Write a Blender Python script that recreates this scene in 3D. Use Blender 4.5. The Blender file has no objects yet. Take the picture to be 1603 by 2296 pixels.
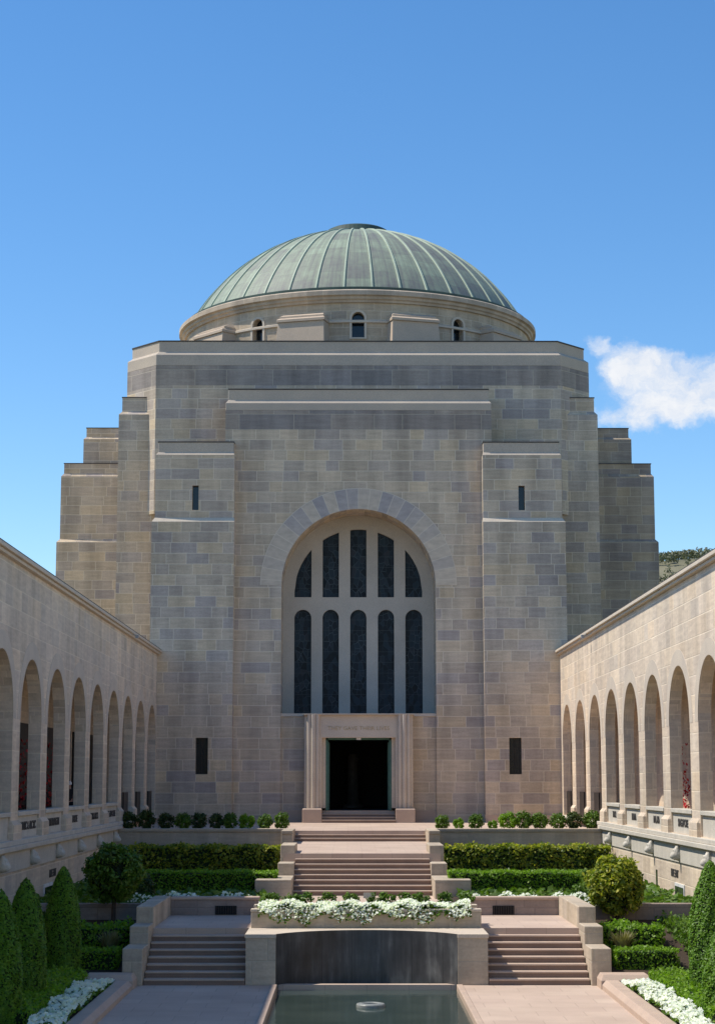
import bpy, bmesh, math, random
import numpy as np
from math import sin, cos, tan, atan, atan2, pi, radians, sqrt, floor, exp
from mathutils import Vector, Matrix, noise as mnoise
from mathutils.geometry import tessellate_polygon

RD = random.Random(7)
NP = np.random.default_rng(3)
S = bpy.context.scene
COL = S.collection
S.view_settings.view_transform = 'Standard'
S.view_settings.look = 'None'
S.view_settings.exposure = 0

# ------------------------------------------------------------------ camera model
F = 4200.0
TH = atan(602 / F)
YAW = 15.5 / F
CX, H = -0.43, 5.3
def ang(py): return atan((1148.5 - py) / F) + TH
def zz(py, Y): return H + Y * tan(ang(py))

# ------------------------------------------------------------------ scene helpers
def tag(o, label=None, cat=None, group=None, kind=None):
    if label: o['label'] = label
    if cat: o['category'] = cat
    if group: o['group'] = group
    if kind: o['kind'] = kind
    return o
def thing(name, label, cat, loc=(0, 0, 0), group=None):
    o = bpy.data.objects.new(name, None)
    o.empty_display_size = 0.3
    COL.objects.link(o)
    o.location = loc
    return tag(o, label, cat, group)
def chain_loc(p):
    v = Vector((0, 0, 0))
    while p is not None:
        v += Vector(p.location)
        p = p.parent
    return v

class MB:
    def __init__(s):
        s.v = []; s.f = []; s.m = []
    def add(s, vs, fs, m=0):
        o = len(s.v)
        s.v += [tuple(v) for v in vs]
        s.f += [tuple(i + o for i in f) for f in fs]
        s.m += [m] * len(fs)
        return s
    def box(s, x0, x1, y0, y1, z0, z1, m=0):
        if x0 > x1: x0, x1 = x1, x0
        return s.loft([[(x0, y0, z0), (x1, y0, z0), (x1, y1, z0), (x0, y1, z0)],
                       [(x0, y0, z1), (x1, y0, z1), (x1, y1, z1), (x0, y1, z1)]], m)
    def rects(s, L, m=0):
        return s.loft([[(a, c, z), (b, c, z), (b, d, z), (a, d, z)] for (a, b, c, d, z) in L], m)
    def loft(s, rings, m=0, caps=True, closed=True):
        n = len(rings[0]); vs = [p for r in rings for p in r]; fs = []
        for i in range(len(rings) - 1):
            for j in range(n if closed else n - 1):
                k = (j + 1) % n
                fs.append((i * n + j, i * n + k, (i + 1) * n + k, (i + 1) * n + j))
        if caps:
            fs.append(tuple(range(n))[::-1]); fs.append(tuple((len(rings) - 1) * n + j for j in range(n)))
        return s.add(vs, fs, m)
    def lathe(s, prof, cx, cy, n=48, m=0, a0=0.0, a1=2 * pi):
        full = abs(a1 - a0 - 2 * pi) < 1e-6
        cnt = n if full else n + 1
        rings = []
        for (r, z) in prof:
            rings.append([(cx + r * sin(a0 + (a1 - a0) * i / n), cy - r * cos(a0 + (a1 - a0) * i / n), z) for i in range(cnt)])
        return s.loft(rings, m, caps=False, closed=full)
    def plate(s, outer, holes, w0, w1, mp, m=0):
        loops = [outer] + holes
        pts = [p for l in loops for p in l]
        tris = tessellate_polygon([[Vector((p[0], p[1], 0)) for p in l] for l in loops])
        n = len(pts)
        vs = [mp(u, v, w0) for u, v in pts] + [mp(u, v, w1) for u, v in pts]
        fs = [tuple(t) for t in tris] + [tuple(i + n for i in t)[::-1] for t in tris]
        o = 0
        for l in loops:
            for i in range(len(l)):
                a, b = o + i, o + (i + 1) % len(l)
                fs.append((a, b, b + n, a + n))
            o += len(l)
        return s.add(vs, fs, m)
    def tube(s, p0, p1, r0, r1=None, n=8, m=0):
        r1 = r0 if r1 is None else r1
        p0, p1 = Vector(p0), Vector(p1)
        d = (p1 - p0).normalized()
        t = d.orthogonal().normalized(); b = d.cross(t)
        return s.loft([[p + (t * cos(2 * pi * i / n) + b * sin(2 * pi * i / n)) * r for i in range(n)] for p, r in ((p0, r0), (p1, r1))], m)
    def leaves(s, P, N, size, m=0, tilt=0.7, aspect=0.6):
        P = np.asarray(P, float); N = np.asarray(N, float)
        n = len(P)
        nn = N + tilt * NP.normal(size=(n, 3)); nn /= np.linalg.norm(nn, axis=1)[:, None] + 1e-9
        t = np.cross(nn, NP.normal(size=(n, 3))); t /= np.linalg.norm(t, axis=1)[:, None] + 1e-9
        b = np.cross(nn, t)
        sz = (size * (0.6 + 0.8 * NP.random(n)))[:, None]
        V = np.stack([P - t * sz * .5, P + b * sz * .5 * aspect, P + t * sz * .5, P - b * sz * .5 * aspect], 1).reshape(-1, 3)
        o = len(s.v)
        s.v += [tuple(v) for v in V.tolist()]
        s.f += [(o + 4 * i, o + 4 * i + 1, o + 4 * i + 2, o + 4 * i + 3) for i in range(n)]
        s.m += [m] * n
        return s
    def build(s, name, mats, parent=None, smooth=False, bevel=0, recalc=True, loc=None):
        me = bpy.data.meshes.new(name)
        me.from_pydata(s.v, [], s.f)
        if not isinstance(mats, (list, tuple)): mats = [mats]
        for mt in mats: me.materials.append(mt)
        if len(mats) > 1: me.polygons.foreach_set('material_index', s.m)
        if recalc:
            bm = bmesh.new(); bm.from_mesh(me)
            bmesh.ops.recalc_face_normals(bm, faces=bm.faces)
            bm.to_mesh(me); bm.free()
        if smooth:
            me.polygons.foreach_set('use_smooth', [True] * len(me.polygons))
        me.update()
        o = bpy.data.objects.new(name, me)
        COL.objects.link(o)
        if parent is not None:
            o.parent = parent
            o.location = -chain_loc(parent)
        if loc is not None: o.location = loc
        if bevel:
            b = o.modifiers.new('bevel', 'BEVEL'); b.width = bevel; b.segments = 2
            b.limit_method = 'ANGLE'; b.angle_limit = radians(40)
        return o

def text_mesh(name, body, size, mp, mat, parent, extr=0.012, bold=0.0, spacing=1.0):
    cu = bpy.data.curves.new(name, 'FONT')
    cu.body = body; cu.size = size; cu.extrude = extr; cu.align_x = 'CENTER'; cu.align_y = 'CENTER'
    cu.offset = bold; cu.space_character = spacing
    tmp = bpy.data.objects.new('tmp_text', cu); COL.objects.link(tmp)
    dg = bpy.context.evaluated_depsgraph_get(); dg.update()
    me = bpy.data.meshes.new_from_object(tmp.evaluated_get(dg))
    bpy.data.objects.remove(tmp)
    for v in me.vertices: v.co = Vector(mp(v.co.x, v.co.y, v.co.z))
    me.name = name; me.materials.clear(); me.materials.append(mat)
    o = bpy.data.objects.new(name, me); COL.objects.link(o)
    o.parent = parent; o.location = -chain_loc(parent)
    return o

# ------------------------------------------------------------------ materials
class G:
    def __init__(s, name):
        s.mat = bpy.data.materials.new(name); s.mat.use_nodes = True
        s.nt = s.mat.node_tree; s.nt.nodes.clear()
        s.out = s.nt.nodes.new('ShaderNodeOutputMaterial')
    def n(s, t, **k):
        x = s.nt.nodes.new(t)
        for a, b in k.items(): setattr(x, a, b)
        return x
    def put(s, sock, v):
        if isinstance(v, bpy.types.NodeSocket): s.nt.links.new(v, sock)
        elif v is not None:
            if hasattr(sock, 'default_value'):
                try: sock.default_value = v
                except Exception: sock.default_value = (*v, 1.0)
    def M(s, op, a, b=None, c=None):
        x = s.n('ShaderNodeMath', operation=op)
        for i, v in enumerate((a, b, c)):
            if v is not None: s.put(x.inputs[i], v)
        return x.outputs[0]
    def sep(s, v):
        x = s.n('ShaderNodeSeparateXYZ'); s.put(x.inputs[0], v); return x.outputs
    def comb(s, a=0., b=0., c=0.):
        x = s.n('ShaderNodeCombineXYZ')
        for i, v in enumerate((a, b, c)): s.put(x.inputs[i], v)
        return x.outputs[0]
    def mix(s, f, a, b, blend='MIX'):
        x = s.n('ShaderNodeMix', data_type='RGBA', blend_type=blend)
        s.put(x.inputs[0], f)
        for i, v in ((6, a), (7, b)):
            if isinstance(v, tuple) and len(v) == 3: v = (*v, 1.)
            s.put(x.inputs[i], v)
        return x.outputs[2]
    def noise(s, vec, scale=1., detail=3., rough=.55, color=False):
        x = s.n('ShaderNodeTexNoise'); s.put(x.inputs['Vector'], vec)
        x.inputs['Scale'].default_value = scale; x.inputs['Detail'].default_value = detail; x.inputs['Roughness'].default_value = rough
        return x.outputs['Color'] if color else x.outputs[0]
    def white(s, vec=None, w=None):
        x = s.n('ShaderNodeTexWhiteNoise', noise_dimensions='1D' if vec is None else '2D')
        if vec is not None: s.put(x.inputs['Vector'], vec)
        if w is not None: s.put(x.inputs['W'], w)
        return x.outputs['Value'], x.outputs['Color']
    def ramp(s, f, stops, interp='LINEAR'):
        x = s.n('ShaderNodeValToRGB'); cr = x.color_ramp; cr.interpolation = interp
        while len(cr.elements) < len(stops): cr.elements.new(.5)
        for e, (p, c) in zip(cr.elements, stops):
            e.position = p; e.color = (*c, 1.) if len(c) == 3 else c
        s.put(x.inputs[0], f); return x.outputs[0]
    def mr(s, v, a, b, c, d, t='LINEAR'):
        x = s.n('ShaderNodeMapRange', interpolation_type=t)
        for i, q in enumerate((v, a, b, c, d)): s.put(x.inputs[i], q)
        return x.outputs[0]
    def bsdf(s, col, rough=.85, bump=None, bstr=.3, bdist=.02, metal=0., spec=.3, **kw):
        b = s.n('ShaderNodeBsdfPrincipled')
        if isinstance(col, tuple) and len(col) == 3: col = (*col, 1.)
        s.put(b.inputs['Base Color'], col); s.put(b.inputs['Roughness'], rough); s.put(b.inputs['Metallic'], metal)
        s.put(b.inputs['Specular IOR Level'], spec)
        if bump is not None:
            bp = s.n('ShaderNodeBump'); bp.inputs['Strength'].default_value = bstr; bp.inputs['Distance'].default_value = bdist
            s.put(bp.inputs['Height'], bump); s.nt.links.new(bp.outputs[0], b.inputs['Normal'])
        s.nt.links.new(b.outputs[0], s.out.inputs[0])
        return b
    def pos(s):
        return s.n('ShaderNodeNewGeometry').outputs['Position']

YC = 117.7      # axis of the dome
DZ, DR_, DH_ = 28.38, 11.8, 12.08      # dome: base level, height radius, plan radius
def stone(name, pal, bw=2.3, bh=.58, mort=(.60, .53, .43), mw=.016, mstr=.5, polar=None, stain=.25, bstr=.35, gain=1.0, flat=.18):
    g = G(name)
    av = tuple(sum(p[i] for p in pal) / len(pal) for i in range(3))
    pal = [tuple(p[i] + (av[i] - p[i]) * flat for i in range(3)) for p in pal]
    geo = g.n('ShaderNodeNewGeometry')
    P = geo.outputs['Position']
    x, y, z = g.sep(P); nx, ny, nz = g.sep(geo.outputs['True Normal'])
    if polar:
        u = g.M('MULTIPLY', g.M('ARCTAN2', x, g.M('SUBTRACT', YC, y)), polar); v = z
    else:
        az = g.M('ABSOLUTE', nz)
        u = g.M('SUBTRACT', g.M('MULTIPLY', y, nx), g.M('MULTIPLY', x, ny))
        u = g.M('ADD', u, g.M('MULTIPLY', x, az)); v = g.M('ADD', z, g.M('MULTIPLY', y, az))
    vr = g.M('DIVIDE', v, bh); row = g.M('FLOOR', vr); fv = g.M('SUBTRACT', vr, row)
    r1, _ = g.white(w=row)
    c = g.M('ADD', g.M('DIVIDE', u, bw), g.M('MULTIPLY', r1, 7.31))
    cell = g.M('FLOOR', c); fr = g.M('SUBTRACT', c, cell)
    r2, _ = g.white(vec=g.comb(cell, row))
    sp = g.M('ADD', .3, g.M('MULTIPLY', r2, .4))
    sub = g.M('GREATER_THAN', fr, sp)
    idv = g.comb(g.M('ADD', g.M('MULTIPLY', cell, 2.), g.M('ADD', sub, .37)), g.M('ADD', row, .5))
    rv, rc = g.white(vec=idv)
    n = len(pal)
    base = g.ramp(rv, [(i / (n - 1) if n > 1 else 0, p) for i, p in enumerate(pal)])
    r3 = g.sep(rc)[1]
    base = g.mix(1., base, g.ramp(r3, [(0, (.90, .90, .905)), (1, (1.06, 1.055, 1.05))]), 'MULTIPLY')
    # bedding streaks, grain, weather
    sv = g.comb(g.M('ADD', g.M('MULTIPLY', u, .6), g.M('MULTIPLY', rv, 40.)), g.M('MULTIPLY', v, 4.))
    st = g.noise(sv, 1.6, 4.)
    base = g.mix(1., base, g.ramp(st, [(.3, (.87, .86, .86)), (.7, (1.08, 1.08, 1.06))]), 'MULTIPLY')
    gr = g.noise(P, 14., 3.)
    base = g.mix(1., base, g.ramp(gr, [(.3, (.92, .92, .92)), (.7, (1.06, 1.06, 1.06))]), 'MULTIPLY')
    we = g.noise(g.comb(g.M('MULTIPLY', u, 1.1), g.M('MULTIPLY', v, .16)), .9, 4.)
    base = g.mix(1., base, g.ramp(we, [(.32, (1 - stain, 1 - stain, 1 - stain)), (.6, (1.03, 1.03, 1.03))]), 'MULTIPLY')
    eu = g.M('MULTIPLY', g.M('MINIMUM', g.M('MINIMUM', fr, g.M('SUBTRACT', 1., fr)), g.M('ABSOLUTE', g.M('SUBTRACT', fr, sp))), bw)
    ev = g.M('MULTIPLY', g.M('MINIMUM', fv, g.M('SUBTRACT', 1., fv)), bh)
    e = g.M('MINIMUM', eu, ev)
    mk = g.mr(e, mw * .6, mw * 1.6, 1., 0.)
    col = g.mix(g.M('MULTIPLY', mk, mstr), base, mort)
    if gain != 1.0: col = g.mix(1., col, (gain, gain * .978, gain * .91), 'MULTIPLY')
    hgt = g.M('ADD', g.M('MULTIPLY', mk, -1.), g.M('MULTIPLY', gr, .7))
    g.bsdf(col, .92, hgt, bstr, .02, spec=.15)
    return g.mat

def plain(name, a, b, scale=3., rough=.85, bstr=.15, spec=.25, metal=0., fine=25.):
    g = G(name); P = g.pos()
    n1 = g.noise(P, scale, 5.); n2 = g.noise(P, fine, 3.)
    col = g.mix(g.mr(n1, .3, .7, 0., 1.), a, b)
    col = g.mix(1., col, g.ramp(n2, [(.25, (.82, .82, .82)), (.75, (1.13, 1.13, 1.13))]), 'MULTIPLY')
    g.bsdf(col, rough, n2, bstr, .02, metal=metal, spec=spec)
    return g.mat

FACPAL = [(.29, .255, .255), (.44, .36, .28), (.38, .32, .27), (.47, .375, .275), (.335, .295, .28), (.44, .365, .29), (.41, .34, .27), (.30, .265, .265), (.46, .37, .28), (.48, .38, .27)]
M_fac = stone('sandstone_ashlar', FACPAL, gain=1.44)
M_fac_shaded = stone('shaded_ashlar', FACPAL, gain=1.12)  # facade stone darkened, shade of the right transept put into its colour
M_blockband = stone('dark_course_stone', [(.33, .29, .285), (.42, .36, .32), (.29, .265, .265), (.39, .335, .31)], bw=4.4, bh=1.05, stain=.3, gain=1.02, flat=0)
M_drum = stone('drum_stone', [(.50, .41, .31), (.46, .38, .30), (.52, .42, .32), (.41, .35, .30)], bw=2.0, bh=.5, polar=11.0, gain=1.15)
M_clo = stone('cloister_stone', [(.53, .44, .355), (.48, .405, .345), (.55, .455, .36), (.45, .39, .34), (.54, .435, .335)], bw=2.6, bh=.62, mort=(.64, .56, .45), mstr=.4, stain=.2, gain=1.36)
M_trim = plain('dressed_stone', (.63, .53, .41), (.54, .455, .365), 1.2, .9)
M_para = plain('parapet_stone', (.53, .44, .345), (.45, .38, .31), .7, .9)
M_but = plain('buttress_stone', (.54, .42, .31), (.47, .375, .285), 1.2, .9)
M_pale = plain('pale_limestone', (.63, .57, .475), (.52, .475, .40), 1.5, .9)
M_wall = stone('garden_wall_stone', [(.48, .405, .325), (.43, .37, .31), (.50, .42, .34), (.40, .35, .305)], bw=2.4, bh=.62, mort=(.38, .34, .28), mstr=.5, gain=1.15)
M_gran = plain('pink_granite', (.54, .405, .31), (.46, .345, .27), 1.6, .75, fine=60.)
M_riser_shade = plain('shaded_riser_granite', (.25, .17, .13), (.20, .14, .11), 1.6, .6, fine=60.)  # same stone as the treads, riser shade put into a darker colour
M_pinkwall = stone('pink_granite_wall', [(.37, .295, .25), (.33, .265, .23), (.40, .315, .265)], bw=1.8, bh=.5, mort=(.22, .18, .16))

def paving(name, pal, w):
    g = G(name); P = g.pos(); x, y, z = g.sep(P)
    cx = g.M('DIVIDE', x, w); cy = g.M('DIVIDE', y, w * .75)
    fy = g.M('FLOOR', cy); cx = g.M('ADD', cx, g.M('MULTIPLY', g.M('MODULO', fy, 2.), .5)); fx = g.M('FLOOR', cx)
    rv, rc = g.white(vec=g.comb(fx, fy))
    col = g.ramp(rv, [(i / (len(pal) - 1), p) for i, p in enumerate(pal)])
    a = g.M('SUBTRACT', cx, fx); b = g.M('SUBTRACT', cy, fy)
    e = g.M('MULTIPLY', g.M('MINIMUM', g.M('MINIMUM', a, g.M('SUBTRACT', 1., a)), g.M('MINIMUM', b, g.M('SUBTRACT', 1., b))), w)
    mk = g.mr(e, .006, .014, 1., 0.)
    col = g.mix(1., col, g.ramp(g.noise(P, .5, 5.), [(.3, (.86, .85, .85)), (.7, (1.06, 1.06, 1.06))]), 'MULTIPLY')
    n2 = g.noise(P, 40., 3.)
    col = g.mix(1., col, g.ramp(n2, [(.3, (.9, .9, .9)), (.7, (1.08, 1.08, 1.08))]), 'MULTIPLY')
    col = g.mix(g.M('MULTIPLY', mk, .4), col, (.26, .20, .16))
    g.bsdf(col, .8, g.M('SUBTRACT', n2, mk), .2, .01, spec=.2)
    return g.mat
M_pave = paving('granite_paving', [(.55, .425, .335), (.525, .40, .318), (.57, .445, .35)], 1.1)

def voussoir(name, zc):
    g = G(name); P = g.pos(); x, y, z = g.sep(P)
    a = g.M('ARCTAN2', g.M('SUBTRACT', z, zc), x)
    c = g.M('MULTIPLY', g.M('ADD', a, .06), 25 / pi); cell = g.M('FLOOR', c); fr = g.M('SUBTRACT', c, cell)
    rv, _ = g.white(w=g.M('ADD', cell, 3.3))
    up = g.M('MULTIPLY', g.mr(g.M('SUBTRACT', z, zc), 2.5, 5., 0., 1.), -.35)
    rv = g.M('ADD', g.M('ADD', g.M('MULTIPLY', rv, .6), .38), up)
    col = g.ramp(rv, [(0, (.35, .315, .31)), (.35, (.43, .375, .345)), (.65, (.54, .45, .36)), (1, (.60, .495, .38))])
    st = g.noise(g.comb(g.M('MULTIPLY', x, 1.), g.M('MULTIPLY', z, 2.)), 2., 4.)
    col = g.mix(1., col, g.ramp(st, [(.3, (.88, .88, .88)), (.7, (1.12, 1.12, 1.1))]), 'MULTIPLY')
    rad = g.M('SQRT', g.M('ADD', g.M('MULTIPLY', x, x), g.M('POWER', g.M('SUBTRACT', z, zc), 2.)))
    mk = g.M('MAXIMUM', g.M('GREATER_THAN', g.M('ABSOLUTE', g.M('SUBTRACT', fr, .5)), .47), g.M('GREATER_THAN', rad, 5.285))
    col = g.mix(g.M('MULTIPLY', mk, .7), col, (.68, .59, .47))
    g.bsdf(col, .92, g.noise(P, 14., 3.), .2, .02, spec=.15)
    return g.mat
M_vous = voussoir('voussoir_stone', 15.77)

def stained():
    g = G('stained_glass'); P = g.pos(); x, y, z = g.sep(P)
    v = g.comb(g.M('MULTIPLY', x, 1.25), g.M('MULTIPLY', z, .75))
    vo = g.n('ShaderNodeTexVoronoi', feature='DISTANCE_TO_EDGE', voronoi_dimensions='2D'); g.put(vo.inputs['Vector'], v); vo.inputs['Scale'].default_value = 3.4
    vc = g.n('ShaderNodeTexVoronoi', voronoi_dimensions='2D'); g.put(vc.inputs['Vector'], v); vc.inputs['Scale'].default_value = 3.4
    r = g.sep(vc.outputs['Color'])[0]
    col = g.ramp(r, [(0, (.003, .006, .009)), (.5, (.009, .015, .022)), (.8, (.014, .027, .038)), (1, (.024, .026, .032))])
    ln = g.mr(vo.outputs['Distance'], .02, .05, 1., 0.)
    patch = g.mr(g.noise(v, .8, 2.), .4, .65, .1, 1.)
    col = g.mix(g.M('MULTIPLY', g.M('MULTIPLY', ln, patch), .65), col, (.10, .13, .145))
    bars = g.M('GREATER_THAN', g.M('ABSOLUTE', g.M('SUBTRACT', g.M('FRACT', g.M('MULTIPLY', z, 1.7)), .5)), .475)
    col = g.mix(g.M('MULTIPLY', bars, .6), col, (.05, .06, .065))
    g.bsdf(col, .4, g.noise(P, 6., 2.), .2, .01, spec=.2)
    return g.mat
M_glass = stained()
def simple(name, col, rough=.6, metal=0., spec=.4):
    g = G(name); P = g.pos()
    n = g.noise(P, 5., 4.)
    c = g.mix(1., col, g.ramp(n, [(.3, (.8, .8, .8)), (.7, (1.15, 1.15, 1.15))]), 'MULTIPLY')
    g.bsdf(c, rough, metal=metal, spec=spec); return g.mat
M_darkglass = simple('dark_window_glass', (.012, .016, .02), .12, 0, .5)
M_bronze = simple('dark_bronze', (.035, .028, .025), .45, .3)
M_verd = simple('verdigris_bronze', (.07, .15, .12), .6, .3)
M_black = simple('black_void', (.012, .011, .012), .9)
M_letter = simple('lettering_dark', (.05, .045, .042), .7)
M_gold = simple('gilt_lettering', (.45, .33, .18), .5)
M_white = simple('white_paint', (.72, .71, .68), .6)
M_lead = simple('lead_flashing', (.07, .06, .055), .6)
M_soil = plain('garden_soil', (.045, .03, .02), (.07, .05, .035), 2., .95)
M_bark = plain('bark', (.12, .085, .06), (.07, .05, .04), 8., .95)

def copper():
    g = G('verdigris_copper'); P = g.pos(); x, y, z = g.sep(P)
    a = g.M('ARCTAN2', x, g.M('SUBTRACT', YC, y))
    el = g.M('ARCSINE', g.M('MINIMUM', g.M('DIVIDE', g.M('SUBTRACT', z, DZ), 11.85), 1.))
    sx = g.M('ADD', g.M('MULTIPLY', a, 40 / (2 * pi)), .5); cx = g.M('FLOOR', sx); fx = g.M('SUBTRACT', sx, cx)
    ry0 = g.M('ADD', g.M('MULTIPLY', el, 9.), g.M('MULTIPLY', g.M('MODULO', g.M('ADD', cx, 40.), 2.), .5)); ry = g.M('FLOOR', ry0); fy = g.M('SUBTRACT', ry0, ry)
    rv, _ = g.white(vec=g.comb(cx, ry))
    big = g.noise(P, .16, 5., .6)
    st = g.noise(g.comb(g.M('MULTIPLY', a, 44.), g.M('MULTIPLY', el, 1.5)), 1., 6., .7)
    bl = g.noise(P, 1.3, 6., .7)
    f = g.M('ADD', g.M('MULTIPLY', big, .4), g.M('ADD', g.M('MULTIPLY', st, .75), g.M('ADD', g.M('MULTIPLY', bl, .45), g.M('MULTIPLY', rv, .13))))
    f = g.M('ADD', f, g.M('MULTIPLY', x, -.004))  # sun side painted lighter, far side darker
    col = g.ramp(g.mr(f, .56, 1.18, 0., 1.), [(0, (.105, .105, .095)), (.3, (.19, .19, .172)), (.52, (.235, .26, .20)), (.75, (.305, .36, .26)), (1, (.41, .47, .355))])
    sm = g.M('LESS_THAN', fy, .03)
    col = g.mix(g.M('MULTIPLY', sm, .3), col, (.11, .13, .11))
    edge = g.mr(g.M('ABSOLUTE', g.M('SUBTRACT', fx, .5)), .34, .5, 0., .3)
    col = g.mix(edge, col, (.34, .40, .295))
    g.bsdf(col, .62, g.M('SUBTRACT', g.M('MULTIPLY', bl, .5), sm), .25, .03, metal=0., spec=.3)
    return g.mat
M_cop = copper()
M_rib = plain('rib_copper', (.48, .54, .41), (.36, .41, .31), .8, .6)
M_capc = plain('cap_copper', (.07, .115, .095), (.05, .07, .06), .8, .6)

def leafmat(name, pal, trans=.25, nscale=1.2):
    g = G(name)
    geo = g.n('ShaderNodeNewGeometry')
    rv = geo.outputs['Random Per Island']
    nz = g.noise(geo.outputs['Position'], nscale, 3.)
    f = g.M('ADD', g.M('MULTIPLY', rv, .65), g.M('MULTIPLY', g.M('SUBTRACT', nz, .3), .8))
    col = g.ramp(f, [(i / (len(pal) - 1), p) for i, p in enumerate(pal)])
    b = g.bsdf(col, .5, spec=.35)
    tr = g.n('ShaderNodeBsdfTranslucent'); g.put(tr.inputs[0], g.mix(1., col, (1.3, 1.5, .6), 'MULTIPLY'))
    ms = g.n('ShaderNodeMixShader'); ms.inputs[0].default_value = trans
    g.nt.links.new(b.outputs[0], ms.inputs[1]); g.nt.links.new(tr.outputs[0], ms.inputs[2]); g.nt.links.new(ms.outputs[0], g.out.inputs[0])
    return g.mat
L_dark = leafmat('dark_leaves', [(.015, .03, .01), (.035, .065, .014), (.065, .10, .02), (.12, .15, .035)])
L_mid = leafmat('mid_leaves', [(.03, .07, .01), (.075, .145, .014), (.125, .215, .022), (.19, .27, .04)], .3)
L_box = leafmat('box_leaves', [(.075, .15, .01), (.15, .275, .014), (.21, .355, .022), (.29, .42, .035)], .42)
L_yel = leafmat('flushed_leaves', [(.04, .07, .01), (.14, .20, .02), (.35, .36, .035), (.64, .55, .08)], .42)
L_cone = leafmat('cypress_leaves', [(.045, .11, .006), (.085, .185, .008), (.13, .25, .012), (.18, .31, .02)], .25)
L_gras = leafmat('dry_grass', [(.15, .13, .05), (.26, .23, .11), (.33, .30, .17)])
L_white = leafmat('white_petals', [(.80, .80, .77), (.84, .84, .81), (.86, .86, .84)], .3)
L_red = leafmat('red_petals', [(.35, .01, .015), (.5, .015, .02)], .1)
L_hill = leafmat('bush_leaves', [(.06, .075, .04), (.115, .125, .07), (.17, .17, .10), (.26, .25, .16)], .15, .03)
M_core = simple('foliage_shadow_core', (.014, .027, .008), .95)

def water():
    g = G('pool_water'); P = g.pos()
    n = g.noise(P, 3.5, 3.); n2 = g.noise(P, .7, 2.)
    col = g.mix(g.mr(n2, .3, .7, 0., 1.), (.035, .055, .047), (.055, .078, .066))
    g.bsdf(col, .08, n, .12, .03, spec=.5); return g.mat
M_water = water()
def cascade():
    g = G('wet_granite'); P = g.pos(); x, y, z = g.sep(P)
    s1 = g.noise(g.comb(g.M('MULTIPLY', x, 3.2), 0., g.M('MULTIPLY', z, .35)), 1.6, 5., .65)
    s2 = g.noise(P, 1.1, 4.)
    f = g.M('ADD', g.M('MULTIPLY', s1, .55), g.M('MULTIPLY', s2, .5))
    f = g.M('ADD', f, g.M('MULTIPLY', x, .02))
    col = g.ramp(g.mr(f, .38, .78, 0., 1.), [(0, (.028, .028, .03)), (.45, (.065, .065, .068)), (.75, (.13, .13, .13)), (1, (.30, .30, .295))])
    jt = g.M('LESS_THAN', g.M('FRACT', g.M('ADD', g.M('DIVIDE', x, .8), .5)), .02)
    col = g.mix(g.M('MULTIPLY', jt, .7), col, (.02, .02, .02))
    g.bsdf(col, .35, s1, .2, .02, spec=.4); return g.mat
M_casc = cascade()
M_grass = plain('far_grass', (.22, .20, .11), (.26, .23, .14), .05, .95)

# ------------------------------------------------------------------ world, sun, camera
SUN = Vector((-.555, .035, .834)).normalized()
el = math.asin(SUN.z); az = atan2(SUN.x, SUN.y)
w = bpy.data.worlds.new('World'); S.world = w; w.use_nodes = True
wg = G.__new__(G); wg.nt = w.node_tree; wg.nt.nodes.clear()
sky = wg.n('ShaderNodeTexSky', sky_type='NISHITA', sun_disc=False)
sky.sun_elevation = el; sky.sun_rotation = az; sky.altitude = 600; sky.air_density = 1.0; sky.dust_density = .15; sky.ozone_density = 2.6
dirv = wg.n('ShaderNodeTexCoord').outputs['Generated']
dx, dy, dz = wg.sep(dirv)
yy = wg.M('MAXIMUM', dy, .01)
px0 = wg.M('DIVIDE', dx, yy); pz0 = wg.M('DIVIDE', dz, yy)
def dcoord(px, py):
    e = ang(py); return ((px - 786) / F * (cos(TH) + tan(e) * sin(TH)), tan(e))
wr = wg.sep(wg.noise(wg.comb(px0, 0., pz0), 48., 6., .6, color=True))
px_ = wg.M('ADD', px0, wg.M('MULTIPLY', wg.M('SUBTRACT', wr[0], .5), .030))
pz_ = wg.M('ADD', pz0, wg.M('MULTIPLY', wg.M('SUBTRACT', wr[1], .5), .024))
dens = None
nv = wg.comb(wg.M('MULTIPLY', px_, 1.), 0., wg.M('MULTIPLY', pz_, 1.3))
nz1 = wg.noise(nv, 40., 9., .65)
nz2 = wg.noise(nv, 14., 3., .5)
for (cx, cy, rx, ry, am) in ((1405, 835, 64, 54, 1), (1465, 822, 70, 40, .9), (1350, 768, 44, 26, .65), (1535, 850, 110, 54, .85), (1480, 912, 130, 44, 1), (1400, 940, 78, 28, .75), (1615, 895, 120, 62, 1), (1440, 965, 48, 24, .55), (1590, 808, 58, 28, .5)):
    ux, uz = dcoord(cx, cy)
    a = wg.M('DIVIDE', wg.M('SUBTRACT', px_, ux), rx / F); b = wg.M('DIVIDE', wg.M('SUBTRACT', pz_, uz), ry / F)
    d = wg.M('SQRT', wg.M('ADD', wg.M('MULTIPLY', a, a), wg.M('MULTIPLY', b, b)))
    v = wg.M('MULTIPLY', wg.mr(d, 0., 1.7, 1., 0., 'SMOOTHSTEP'), am)
    dens = v if dens is None else wg.M('SUBTRACT', wg.M('ADD', dens, v), wg.M('MULTIPLY', dens, v))
dn = wg.M('ADD', dens, wg.M('ADD', wg.M('MULTIPLY', wg.M('SUBTRACT', nz1, .5), 1.6), wg.M('MULTIPLY', wg.M('SUBTRACT', nz2, .5), .6)))
dn = wg.M('MULTIPLY', dn, wg.mr(dens, 0., .25, 0., 1.))
msk = wg.mr(dn, .2, 1.1, 0., .96, 'SMOOTHSTEP')
msk = wg.M('MULTIPLY', msk, wg.M('GREATER_THAN', dy, .02))
STR = .15
hs = wg.n('ShaderNodeHueSaturation'); hs.inputs['Saturation'].default_value = 1.25; hs.inputs['Value'].default_value = 1.18
wg.put(hs.inputs['Color'], sky.outputs[0])
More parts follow.
